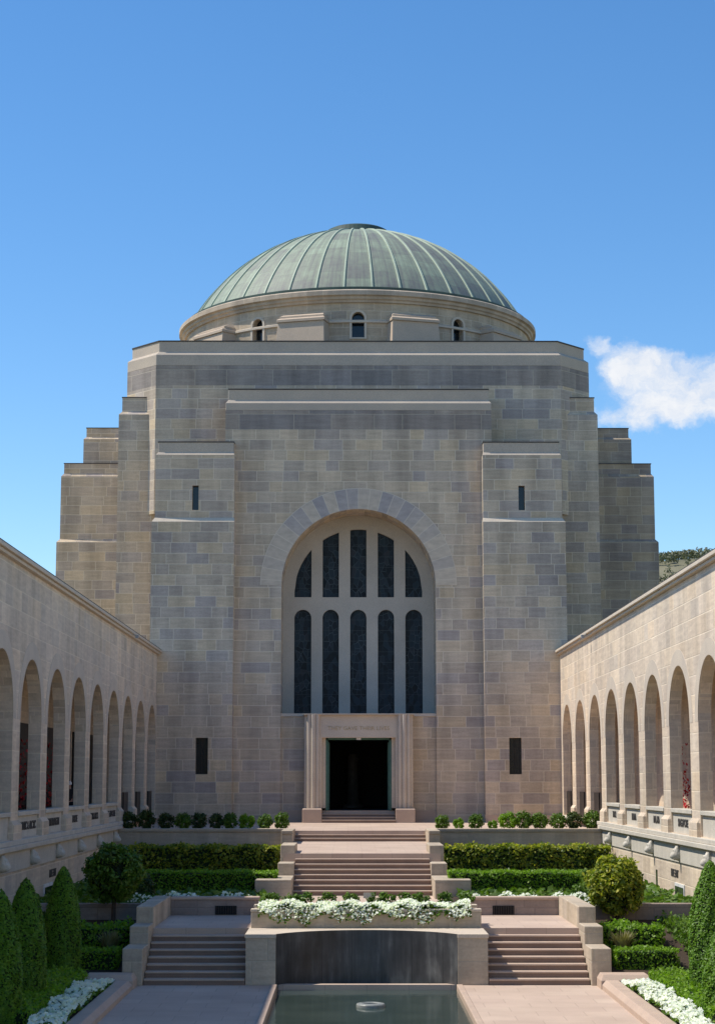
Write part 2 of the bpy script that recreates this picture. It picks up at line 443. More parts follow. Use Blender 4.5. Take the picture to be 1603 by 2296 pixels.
cloudc = wg.mix(wg.mr(nz1, .35, .65, 0., 1.), (.76 / STR, .81 / STR, .90 / STR), (.94 / STR, .95 / STR, .97 / STR))
fin = wg.mix(msk, hs.outputs[0], cloudc)
bg = wg.n('ShaderNodeBackground'); wg.put(bg.inputs[0], fin); bg.inputs[1].default_value = STR
wo = wg.n('ShaderNodeOutputWorld'); wg.nt.links.new(bg.outputs[0], wo.inputs[0])

sl = bpy.data.lights.new('sun', 'SUN'); sl.energy = 5.0; sl.angle = radians(.53); sl.color = (1., .94, .835)
so = bpy.data.objects.new('sun', sl); COL.objects.link(so)
so.rotation_euler = SUN.to_track_quat('Z', 'Y').to_euler(); so.location = (-40, 20, 90)

cam = bpy.data.cameras.new('camera'); co = bpy.data.objects.new('camera', cam); COL.objects.link(co)
cam.sensor_fit = 'VERTICAL'; cam.sensor_height = 36; cam.lens = F / 2297 * 36; cam.clip_end = 9000; cam.clip_start = .1
co.location = (CX, 0, H); co.rotation_euler = (pi / 2 + TH, 0, -YAW)
S.camera = co

def fac(Y):      # facade plane mapping (u, v, w) -> world
    return lambda u, v, w: (u, w, v)
def arch(x0, x1, zb, zs, n=20, cx=None):
    r = (x1 - x0) / 2; c = (x0 + x1) / 2
    return [(x0, zb), (x1, zb)] + [(c + r * cos(pi * i / n), zs + r * sin(pi * i / n)) for i in range(n + 1)]

# ------------------------------------------------------------------ ground
tag(MB().add([(-4000, -600, -.6), (4000, -600, -.6), (4000, 6000, -.6), (-4000, 6000, -.6)], [(0, 1, 2, 3)]).build('ground', M_grass), kind='structure')
g = MB()
g.plate([(-6.2, 26), (6.2, 26), (6.2, 50.6), (-6.2, 50.6)], [[(-2.4, 30), (2.4, 30), (2.4, 50.3), (-2.4, 50.3)]], -.5, 0, lambda u, v, w: (u, v, w))
tag(g.build('courtyard_paving', M_pave), kind='structure')
tag(MB().box(-30, 30, -70, 25.9, -.55, -.02).build('forecourt_bounce_paving', M_pave), kind='structure')  # unseen pale paving, added to bounce light onto the shaded facade
tag(MB().box(-2.45, 2.45, 29.9, 51.6, -.48, -.13).build('pool_water', M_water), kind='structure')
g = MB()
for s in (-1, 1): g.box(s * 2.34, s * 2.50, 30, 50.15, -.3, .03)
tag(g.build('pool_kerb', M_gran, bevel=.02), kind='structure')
# landing, beds, terrace
g = MB()
g.box(-6.0, 6.0, 52.6, 57.6, -.3, 1.28); g.box(-3.25, 3.25, 57.61, 67.3, -.3, 1.278)
tag(g.build('landing_paving', M_pave), kind='structure')
tag(MB().box(-2.87, 2.87, 69.65, 83.24, 1.0, 2.65).build('path', M_pave), kind='structure')
tag(MB().box(-10.7, 10.7, 83.9, 101.2, 1.0, 3.10).build('terrace_paving', M_pave), kind='structure')
for s in (-1, 1):
    g = MB()
    prof = [(25, .16), (49.6, .16), (52, .45), (54.0, .85), (57.7, 1.15), (58, 1.36), (83.8, 1.36)]
    for i in range(len(prof) - 1):
        (y0, z0), (y1, z1) = prof[i], prof[i + 1]
        xi = 6.1 if y1 <= 58.0 else 2.9
        g.add([(s * xi, y0, z0), (s * 10.9, y0, z0), (s * 10.9, y1, z1), (s * xi, y1, z1)], [(0, 1, 2, 3)])
    tag(g.build('garden_soil', M_soil), kind='structure')

# ------------------------------------------------------------------ memorial hall
hall = thing('memorial_hall', 'monumental domed sandstone hall with tall arched window at the far end of the courtyard', 'building', (0, 110, 3.1))
AZ = 15.77; AR = 4.17
# centre block with arch
g = MB()
outer = [(-7.28, 3.05), (-AR, 3.05), (-AR, AZ)] + [(AR * cos(pi - pi * i / 40), AZ + AR * sin(pi - pi * i / 40)) for i in range(1, 40)] + [(AR, AZ), (AR, 3.05), (7.28, 3.05), (7.28, 24.35), (-7.28, 24.35)]
g.plate(outer, [], 101.0, 103.98, fac(0))
cb = g.build('front_block', M_fac, hall)
MB().box(-7.282, 7.282, 100.997, 103.97, 24.352, 25.42).build('dark_course', M_blockband, cb)
MB().rects([(-7.28, 7.28, 101.0, 103.97, 25.422), (-7.28, 7.28, 101.0, 103.97, 25.82), (-7.15, 7.15, 101.15, 103.96, 26.02), (-7.15, 7.15, 101.15, 103.96, 26.6)]).build('parapet', M_para, cb, bevel=.02)
MB().box(-7.17, 7.17, 101.12, 103.95, 26.602, 26.66).build('flashing', M_lead, cb)
# voussoir ring
n = 54; RO = 5.32
vs = []; fs = []
for i in range(n + 1):
    a = pi * i / n
    for (r, yv) in ((AR, 100.985), (RO, 100.985), (RO, 101.05), (AR, 101.05)):
        vs.append((r * cos(a), yv, AZ + r * sin(a)))
for i in range(n):
    for j in range(3): fs.append((i * 4 + j, i * 4 + (j + 1) % 4, (i + 1) * 4 + (j + 1) % 4, (i + 1) * 4 + j))
MB().add(vs, fs).build('arch_ring', M_vous, cb)
# infill wall under the window with doorway
g = MB()
g.plate([(-4.3, 3.05), (-1.74, 3.05), (-1.74, 7.53), (1.74, 7.53), (1.74, 3.05), (4.3, 3.05), (4.3, 8.70), (-4.3, 8.70)], [], 101.2, 101.9, fac(0))
inf = g.build('infill_wall', M_fac, hall)
MB().box(-4.25, 4.25, 101.12, 103.7, 8.703, 8.86).build('window_sill', M_trim, inf)
for s in (-1, 1): MB().box(s * 2.95, s * 4.165, 101.1, 101.3, 3.05, 3.72).build('plinth', M_gran, inf)
# window wall
holes = []
cols = [(-3.54, -2.6), (-1.98, -1.08), (-.45, .45), (1.08, 1.98), (2.6, 3.54)]
CR, CZ = 3.54, 15.62
for (a, b) in cols:
    hw = (b - a) / 2
    holes.append(arch(a, b, 8.9, 14.67 - hw, 14))
    top = []
    for i in range(9):
        u = b + (a - b) * i / 8
        top.append((u, CZ + sqrt(max(.0025, CR * CR * 1.0005 - u * u))))
    holes.append([(a, 15.36), (b, 15.36)] + top)
outerw = [(-4.3, 8.5), (4.3, 8.5), (4.3, AZ)] + [(4.3 * cos(pi * i / 30), AZ + 4.3 * sin(pi * i / 30)) for i in range(1, 30)] + [(-4.3, AZ)]
g = MB(); g.plate(outerw, holes, 103.55, 103.9, fac(0))
M_winwall = plain('window_surround_stone', (.53, .47, .395), (.44, .395, .335), .6, .9)
ww = g.build('window_wall', M_winwall, hall)
for hl in holes:
    c = Vector((sum(p[0] for p in hl) / len(hl), sum(p[1] for p in hl) / len(hl)))
    big = [((p[0] - c.x) * 1.03 + c.x, (p[1] - c.y) * 1.01 + c.y) for p in hl]
    g = MB(); g.plate(big, [], 103.78, 103.81, fac(0)); gl = g.build('stained_window', M_glass, ww)
for (a, b) in ((-2.6, -1.98), (-1.08, -.45), (.45, 1.08), (1.98, 2.6)):
    m_ = (a + b) / 2
    MB().plate([(a + .02, 16.55), (m_, 16.75), (b - .02, 16.55), (b - .02, 16.5), (m_, 16.7), (a + .02, 16.5)], [], 103.535, 103.6, fac(0)).build('moulding', M_winwall, ww)

# pylons
for s in (-1, 1):
    X = lambda v: s * v
    def mir(poly): return [(s * u, v) for u, v in poly]
    win = [(7.98, 5.62), (8.64, 5.62), (8.64, 7.54), (7.98, 7.54)]
    g = MB(); g.plate(mir([(6.70, 3.05), (11.15, 3.05), (11.15, 19.12), (6.70, 19.12)]), [mir(win)], 100.1, 100.7, fac(0))
    g.box(X(6.702), X(11.148), 100.702, 104.3, 3.05, 19.12)
    xs = sorted((X(6.70), X(11.15)))
    xt = sorted((X(6.72), X(11.0)))
    py = g.build('pylon', M_fac, hall)
    MB().rects([(xs[0], xs[1], 100.1, 104.3, 19.122), (xt[0], xt[1], 100.28, 104.3, 19.36)]).build('weathering', M_trim, py)
    slit = [(8.65, 19.78), (8.99, 19.78), (8.99, 21.12), (8.65, 21.12)]
    g = MB(); g.plate(mir([(6.72, 19.362), (11.0, 19.362), (11.0, 22.8), (6.72, 22.8)]), [mir(slit)], 100.28, 100.8, fac(0))
    g.box(X(6.722), X(10.998), 100.802, 104.3, 19.362, 22.8)
    g.build('shaft', M_fac, py)
    xu = sorted((X(6.78), X(10.88)))
    MB().rects([(xt[0], xt[1], 100.28, 104.3, 22.802), (xu[0], xu[1], 100.42, 104.3, 22.98), (xu[0], xu[1], 100.42, 104.3, 23.52)]).build('parapet', M_para, py, bevel=.02)
    MB().box(xu[0] - .03, xu[1] + .03, 100.39, 104.2, 23.522, 23.57).build('flashing', M_lead, py)
    MB().box(X(7.9), X(8.72), 100.5, 100.52, 5.55, 7.6).build('window', M_darkglass, py)
    g = MB()
    for q in (8.0, 8.31, 8.62): g.box(X(q - .015), X(q + .015), 100.44, 100.49, 5.62, 7.54)
    for q in (5.65, 7.51): g.box(X(7.98), X(8.64), 100.45, 100.49, q - .02, q + .02)
    g.build('window_frame', M_bronze, py)
    MB().box(X(8.6), X(9.05), 100.6, 100.62, 19.7, 21.2).build('slit_window', M_darkglass, py)
    MB().box(X(6.68), X(11.2), 100.0, 100.4, 3.05, 3.5).build('plinth', M_gran, py)

# square main block
def oct_(hx, hc, y0, yc, z):
    y1 = 2 * YC - y0; y2 = 2 * YC - yc
    return [(-hx, y0, z), (hx, y0, z), (hc, yc, z), (hc, y2, z), (hx, y1, z), (-hx, y1, z), (-hc, y2, z), (-hc, yc, z)]
g = MB()
for s in (-1, 1): g.box(s * 4.4, s * 13.56, 104.4, 131, -.5, 20.0)
g.rects([(-13.56, 13.56, 104.4, 131, 20.002), (-13.56, 13.56, 104.4, 131, 25.85), (-13.4, 13.4, 104.6, 130.9, 26.05), (-13.4, 13.4, 104.6, 130.9, 26.85)])
mb_ = g.build('main_block', M_fac, hall)
MB().box(-13.43, 13.43, 104.57, 130.8, 26.852, 26.9).build('flashing', M_lead, mb_)
g = MB(); g.loft([oct_(11.45, 13.3, 103.98, 105.95, 20.1), oct_(11.45, 13.3, 103.98, 105.95, 27.45)])
oc = g.build('octagon', M_fac, hall)
g = MB(); g.loft([oct_(11.452, 13.302, 103.977, 105.947, 27.452), oct_(11.452, 13.302, 103.977, 105.947, 28.6)])
g.build('dark_course', M_blockband, oc)
g = MB(); g.loft([oct_(11.45, 13.3, 103.98, 105.95, 28.602), oct_(11.45, 13.3, 103.98, 105.95, 29.22), oct_(11.3, 13.05, 104.15, 106.1, 29.42), oct_(11.3, 13.05, 104.15, 106.1, 30.02)])
g.build('parapet', M_para, oc, bevel=.02)
g = MB(); g.loft([oct_(11.33, 13.08, 104.11, 106.07, 30.022), oct_(11.33, 13.08, 104.11, 106.07, 30.08)])
g.build('flashing', M_lead, oc)
# wings
for s in (-1, 1):
    def rr(a, b): return tuple(sorted((s * a, s * b)))
    g = MB()
    a, b = rr(13.0, 18.42); a2, b2 = rr(13.0, 18.25); a3, b3 = rr(13.0, 18.1)
    g.rects([(a, b, 113.8, 121.6, -.5), (a, b, 113.8, 121.6, 19.75), (a2, b2, 114.0, 121.4, 19.95), (a2, b2, 114.0, 121.4, 23.85), (a3, b3, 114.15, 121.2, 24.05), (a3, b3, 114.15, 121.2, 24.66)])
    a, b = rr(13.0, 17.0); a2, b2 = rr(13.0, 16.85)
    g.rects([(a, b, 114.6, 120.8, 24.5), (a, b, 114.6, 120.8, 26.3), (a2, b2, 114.75, 120.6, 26.45), (a2, b2, 114.75, 120.6, 27.0)])
    wg_ = g.build('transept', M_fac if s < 0 else M_fac_shaded, hall)
    g = MB(); a, b = rr(13.0, 18.13); g.box(a, b, 114.12, 121.1, 24.662, 24.71); a, b = rr(13.0, 16.88); g.box(a, b, 114.72, 120.6, 27.002, 27.05)
    g.build('flashing', M_lead, wg_)

# drum
PER = 2 * pi / 11
def cyl(R, a, z): return (R * sin(a), YC - R * cos(a), z)
RDm = 10.95
g = MB()
wa = .043
zb_, zt_ = 29.0, 33.0
R0 = RDm * cos(wa); W = RDm * sin(wa)
def mpw_(c): return lambda u, v, wv: ((R0 - wv) * sin(c) + u * cos(c), YC - (R0 - wv) * cos(c) + u * sin(c), v)
for k in range(11):
    c = k * PER
    steps_ = 12
    rings = []
    for i in range(steps_ + 1):
        a = c + wa + (PER - 2 * wa) * i / steps_
        rings.append([cyl(RDm, a, zb_), cyl(RDm, a, zt_)])
    g.loft(rings, caps=False, closed=False)
    hw = .36
    g.plate([(-W, zb_), (W, zb_), (W, zt_), (-W, zt_)], [arch(-hw, hw, 30.9, 32.05, 12)], 0, .45, mpw_(c))
dr = g.build('drum', M_drum, hall)
for k in (0, 1, 2, 9, 10):
    c = k * PER
    MB().plate(arch(-.38, .38, 30.85, 32.05, 12), [], .36, .38, mpw_(c)).build('drum_window', M_darkglass, dr)
    fr_ = arch(-.50, .50, 30.8, 32.05, 12); fi = arch(-.365, .365, 30.89, 32.05, 12)
    MB().plate(fr_, [fi], -.08, .05, mpw_(c)).build('window_surround', M_trim, dr)
for k in (0, 1, 2, 8, 9, 10):
    c = (k + .5) * PER
    def mpb(u, v, wv, c=c): return ((RDm + wv) * sin(c) + u * cos(c), YC - (RDm + wv) * cos(c) + u * sin(c), v)
    def ringb(hw, d, z): return [mpb(-hw, z, -.5), mpb(hw, z, -.5), mpb(hw, z, d), mpb(-hw, z, d)]
    g = MB(); g.loft([ringb(1.56, 1.25, 29.0), ringb(1.40, .90, 31.75)])
    bt = g.build('buttress', M_but, dr, bevel=.02)
    g = MB(); g.loft([ringb(1.46, 1.0, 31.753), ringb(1.46, 1.0, 31.9), ringb(1.36, .8, 32.02)]); g.loft([ringb(1.34, .74, 32.023), ringb(1.34, .74, 32.14), ringb(1.22, .4, 32.3)])
    g.build('buttress_cap', M_but, bt)
g = MB(); g.lathe([(10.8, 32.95), (11.08, 32.98), (11.12, 33.1), (11.22, 33.16), (11.24, 33.3), (11.40, 33.36), (11.40, 33.62), (11.3, 33.7), (10.6, 33.78)], 0, YC, 120)
M_corn = stone('cornice_stone', [(.54, .44, .33), (.49, .405, .315), (.56, .45, .34)], bw=2.6, bh=9., polar=11.4, mstr=.3)
g.build('cornice', M_corn, dr)
g = MB(); g.lathe([(10.97, 31.75), (11.07, 31.78), (11.07, 31.9), (10.97, 31.95)], 0, YC, 120); g.build('string_course', M_trim, dr)
# dome
g = MB()
prof = []
e0 = math.asin((33.6 - DZ) / DR_)
for i in range(41):
    e = e0 + (radians(86) - e0) * i / 40
    prof.append((DH_ * cos(e), DZ + DR_ * sin(e)))
g.lathe(prof, 0, YC, 160)
dome = g.build('dome', M_cop, hall, smooth=True)
for k in range(40):
    a = (k + .5) * 2 * pi / 40
    rings = []
    for i in range(25):
        e = e0 + (radians(80.5) - e0) * i / 24
        hwv = .07
        rr_ = []
        for (du, dh) in ((-hwv, -.03), (-hwv * .6, .075), (hwv * .6, .075), (hwv, -.03)):
            p = cyl((DH_ + dh) * cos(e), a, DZ + (DR_ + dh) * sin(e))
            rr_.append((p[0] + du * cos(a), p[1] + du * sin(a), p[2]))
        rings.append(rr_)
    MB().loft(rings).build('rib', M_rib, dome)
g = MB(); g.lathe([(2.45, DZ + 11.45), (2.4, DZ + 11.70), (2.1, DZ + 11.78), (2.0, DZ + 12.08), (1.8, DZ + 12.18), (0.01, DZ + 12.34)], 0, YC, 48)
g.build('dome_cap', M_capc, dome)
g = MB(); g.lathe([(11.05, 33.7), (11.05, 33.92), (10.8, 34.0)], 0, YC, 120); g.build('gutter', M_capc, dome)

# interior seen through the doorway
g = MB()
g.box(-4.1, 4.1, 101.92, 116, 3.5, 3.72); g.box(-4.1, -4.0, 101.92, 116, 3.72, 8.5); g.box(4.0, 4.1, 101.92, 116, 3.72, 8.5)
g.box(-4.1, 4.1, 116.0, 116.1, 3.5, 8.6); g.box(-4.1, 4.1, 101.92, 116, 8.5, 8.6)
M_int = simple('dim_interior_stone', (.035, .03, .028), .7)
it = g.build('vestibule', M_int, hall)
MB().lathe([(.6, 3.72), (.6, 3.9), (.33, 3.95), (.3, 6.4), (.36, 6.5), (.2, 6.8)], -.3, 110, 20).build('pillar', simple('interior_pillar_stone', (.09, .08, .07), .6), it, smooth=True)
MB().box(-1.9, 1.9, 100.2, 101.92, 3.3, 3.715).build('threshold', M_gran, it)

# portal
po = MB()
po.box(-1.98, 1.98, 99.72, 101.2, 7.535, 8.74)
for s in (-1, 1): po.box(s * 1.742, s * 2.72, 100.05, 101.2, 3.85, 8.738)
portal = po.build('portal', M_trim, hall, bevel=.015)
MB().box(-2.95, 2.95, 99.5, 101.1, 8.742, 8.80).build('cap_slab', M_trim, portal)
for s in (-1, 1):
    g = MB(); n = 192; ring_ = []
    for i in range(n):
        a = 2 * pi * i / n
        r = .49 * (.70 + .30 * abs(sin(a * 5)) ** .5)
        ring_.append((s * 2.40 + r * cos(a), 99.94 + r * sin(a)))
    g.loft([[(x, y, 3.86) for x, y in ring_], [(x, y, 8.74) for x, y in ring_]])
    g.build('fluted_column', M_trim, portal)
    MB().rects([(min(s * 1.93, s * 2.95), max(s * 1.93, s * 2.95), 99.25, 101.15, 3.05), (min(s * 1.93, s * 2.95), max(s * 1.93, s * 2.95), 99.25, 101.15, 3.78), (min(s * 1.96, s * 2.92), max(s * 1.96, s * 2.92), 99.3, 101.1, 3.85)]).build('column_base', M_gran, portal, bevel=.02)
    MB().box(s * 1.62, s * 1.74, 100.15, 100.5, 3.72, 7.53).build('door_jamb', M_verd, portal)
    MB().box(s * 1.55, s * 1.62, 100.5, 101.9, 3.74, 7.3).build('door_leaf', M_verd, portal)
MB().box(-1.74, 1.74, 100.15, 100.4, 7.43, 7.53).build('door_head', M_verd, portal)
def step_box(x0, x1, y0, y1, z0, z1, parent):
    g = MB(); g.box(x0, x1, y0, y1, z0, z1 - .045); g.m[0] = 1
    g.box(x0 + .002, x1 - .002, y0 - .025, y1 - .01, z1 - .0445, z1)
    g.build('step', [M_gran, M_riser_shade], parent, bevel=.008)
for i in range(3):
    step_box(-1.925, 1.925, 99.15 + .33 * i, 100.2, 3.05, 3.10 + .155 * (i + 1), portal)
text_mesh('inscription', 'THEY GAVE THEIR LIVES', .29, lambda x, y, z: (x, 99.715 - z, 8.02 + y), M_gold, portal, .008, 0, 1.05)
MB().box(-.12, .12, 99.9, 100.1, 7.43, 7.53).build('lamp', M_white, portal)

# ------------------------------------------------------------------ cloisters
XW = 10.73
def head_mesh():
    bm = bmesh.new(); bmesh.ops.create_icosphere(bm, subdivisions=4, radius=1.)
    for v in bm.verts:
        d = v.co.normalized()
        r = .24
        muz = max(0, d.dot(Vector((.92, 0, -.38)).normalized())); r += .13 * muz ** 7
        for sy in (-1, 1):
            ear = max(0, d.dot(Vector((.1, .62 * sy, .78)).normalized())); r += .12 * ear ** 26
            eye = max(0, d.dot(Vector((.88, .33 * sy, .25)).normalized())); r -= .06 * eye ** 50
            brow = max(0, d.dot(Vector((.8, .3 * sy, .5)).normalized())); r += .04 * brow ** 40
        mouth = max(0, d.dot(Vector((.75, 0, -.68)).normalized())); r -= .06 * mouth ** 60
        r += .03 * mnoise.noise(d * 5.)
        v.co = Vector((d.x * r * 1.0, d.y * r * .9, d.z * r * 1.2)) * .80
    me = bpy.data.meshes.new('carved_head'); bm.to_mesh(me); bm.free()
    me.materials.append(M_pale); me.polygons.foreach_set('use_smooth', [True] * len(me.polygons))
    return me
HEAD = head_mesh()
NAMES = {-1: {7: 'ATLANTIC & ARCTIC', 6: 'MEDITERRANEAN', 5: 'EUROPE', 4: 'NORTH AFRICA', 3: 'GREECE AND CRETE'},
         1: {3: 'TIMOR', 4: 'BURMA', 5: 'MALAYA', 6: 'SINGAPORE'}}
for s, (yc0, spc), lab in ((-1, (97.8, 5.28), 'shaded stone cloister with round arches along the left side of the courtyard'),
                           (1, (97.2, 5.53), 'sunlit stone cloister with round arches along the right side of the courtyard')):
    cl = thing('cloister', lab, 'arcade', (s * 12.2, 65, 0))
    mp = lambda u, v, w_: (s * (XW + w_), u, v)
    cs = [yc0 - spc * k for k in range(14) if yc0 - spc * k > 33]
    HWO = 2.0; ZS = 7.18
    holes = [arch(c - HWO, c + HWO, 3.52, ZS, 24) for c in cs]
    g = MB(); g.plate([(30, 3.3), (101, 3.3), (101, 11.93), (30, 11.93)], holes, 0, .42, mp)
    aw = g.build('arcade_wall', M_clo, cl)
    for c in cs:
        vs = []; fs = []; n = 26
        for i in range(n + 1):
            a = pi * i / n
            for (r, wv) in ((HWO + .002, -.008), (HWO + .55, -.008), (HWO + .55, .05)): vs.append(mp(c + r * cos(a), ZS + r * sin(a), wv))
        for i in range(n):
            for j in range(2): fs.append((i * 3 + j, i * 3 + j + 1, i * 3 + j + 4, i * 3 + j + 3))
        MB().add(vs, fs).build('arch_ring', M_trim, aw)
    g = MB(); g.box(s * (XW - .16), s * (XW + .5), 30, 101, 11.932, 12.04); g.box(s * (XW - .26), s * (XW + .5), 30, 100.98, 12.042, 12.17)
    g.build('cornice', M_trim, cl, bevel=.02)
    MB().box(s * (XW - .22), s * 14.4, 30, 100.9, 12.172, 12.22).build('roof', M_lead, cl)
    MB().box(s * (XW + .42), s * 13.8, 30, 101, 9.75, 9.95).build('ceiling', M_clo, cl)
    bw_ = MB().box(s * 13.75, s * 14.15, 30, 101, 3.3, 12.0).build('back_wall', M_clo, cl)
    MB().box(s * (XW + .42), s * 13.75, 100.7, 101, 3.3, 9.75).build('end_wall', M_clo, cl)
    MB().box(s * (XW + .1), s * 13.75, 30, 100.7, 3.1, 3.5).build('floor', M_pave, cl)
    bs = MB().box(s * (XW - .06), s * 11.3, 30, 101, -.4, 2.55).build('base_wall', M_clo, cl)
    g = MB(); g.box(s * (XW - .10), s * 11.3, 30, 84.0, 2.552, 3.18); g.box(s * (XW - .24), s * 11.3, 30, 84.0, 3.182, 3.34); g.box(s * (XW - .16), s * 11.3, 30, 101, 3.342, 3.5)
    g.build('string_course', M_pale, cl, bevel=.02)
    for i, c in enumerate(cs):
        y0 = c - spc / 2
        pb = MB(); pb.rects([(min(s * (XW - .12), s * (XW + .3)), max(s * (XW - .12), s * (XW + .3)), y0 - .72, y0 + .72, 3.5), (min(s * (XW - .12), s * (XW + .3)), max(s * (XW - .12), s * (XW + .3)), y0 - .72, y0 + .72, 3.95), (min(s * (XW - .02), s * (XW + .3)), max(s * (XW - .02), s * (XW + .3)), y0 - .66, y0 + .66, 4.08)])
        pb.build('pier_base', M_clo, cl)
        if i >= 3:
            pn = MB(); pn.box(s * (XW + .06), s * (XW + .36), c - 1.98, c + 1.98, 3.502, 4.2); pn.box(s * (XW - .03), s * (XW + .44), c - 1.98, c + 1.98, 4.202, 4.34)
            pn = pn.build('parapet_panel', M_pale, cl, bevel=.015)
            nm = NAMES[s].get(i)
            if nm:
                if s < 0: fm = lambda x, y, z, c=c: (-(XW + .06) + .004 + z, c + x, 3.86 + y)
                else: fm = lambda x, y, z, c=c: ((XW + .06) - .004 - z, c - x, 3.86 + y)
                text_mesh('inscription', nm, .36, fm, M_letter, pn, .012, .01)
            ho = bpy.data.objects.new('carved_head', HEAD); COL.objects.link(ho); ho.parent = cl
            ho.location = Vector((s * (XW - .14), c, 2.86)) - chain_loc(cl); ho.rotation_euler = (0, 0, 0 if s < 0 else pi)
        else:
            for e in (-1, 1):
                gt = MB(); gt.box(s * (XW + .15), s * (XW + .22), c + e * 1.9 if e < 0 else c + .25, c - .25 if e < 0 else c + 1.9, 3.5, 4.75)
                gt.build('gate', M_bronze, cl)
        if s < 0:
            pa = MB(); pa.box(s * 13.66, s * 13.75, c - 2.1, c + 2.1, 4.1, 7.6)
            pa = pa.build('name_panel', M_bronze, bw_)
        if (s < 0 and i in (3, 4)) or (s > 0 and i == 3):
            n = 240
            P = np.stack([np.full(n, s * 13.6) + NP.normal(size=n) * .02, c - 2.0 + 4.0 * NP.random(n), 4.2 + 2.7 * NP.random(n) ** 1.4], 1)
            q = MB(); q.leaves(P, np.tile([-s, 0., 0.], (n, 1)), .13, 0, .4, .95)
            tag(q.build('poppies', L_red, bw_, recalc=False), kind='stuff')
    # fire exit
    yd = 64.2 if s > 0 else 64.6
    if s < 0: fm = lambda x, y, z: (-(XW - .06) + .004 + z, yd + 1.0 + x, 2.14 + y)
    else: fm = lambda x, y, z: ((XW - .06) - .004 - z, yd + 1.0 - x, 2.14 + y)
    text_mesh('exit_lettering', 'FIRE EXIT', .36, fm, M_letter, bs, .012, .01)
    d_ = MB(); d_.box(s * (XW - .10), s * (XW - .03), yd - .9, yd + .9, 0.1, 1.85); d_ = d_.build('exit_door', M_white, bs)
    for a in (-.8, -.28, .28):
        MB().box(s * (XW - .115), s * (XW - .09), yd + a, yd + a + .5, .75, 1.75).build('door_pane', M_darkglass, bs)
    MB().box(s * (XW - .075), s * (XW - .03), 68.9, 69.2, .4, 2.1).build('slot_window', M_darkglass, bs)
    yl = 87.0
    fl = MB(); fl.box(s * (XW - .46), s * (XW - .32), yl - .1, yl + .1, 11.84, 12.0); fl.tube((s * (XW - .38), yl, 11.9), (s * (XW - .15), yl, 12.1), .025)
    fl.build('floodlight', simple('grey_lamp_housing', (.35, .35, .34), .5), cl, bevel=.015)

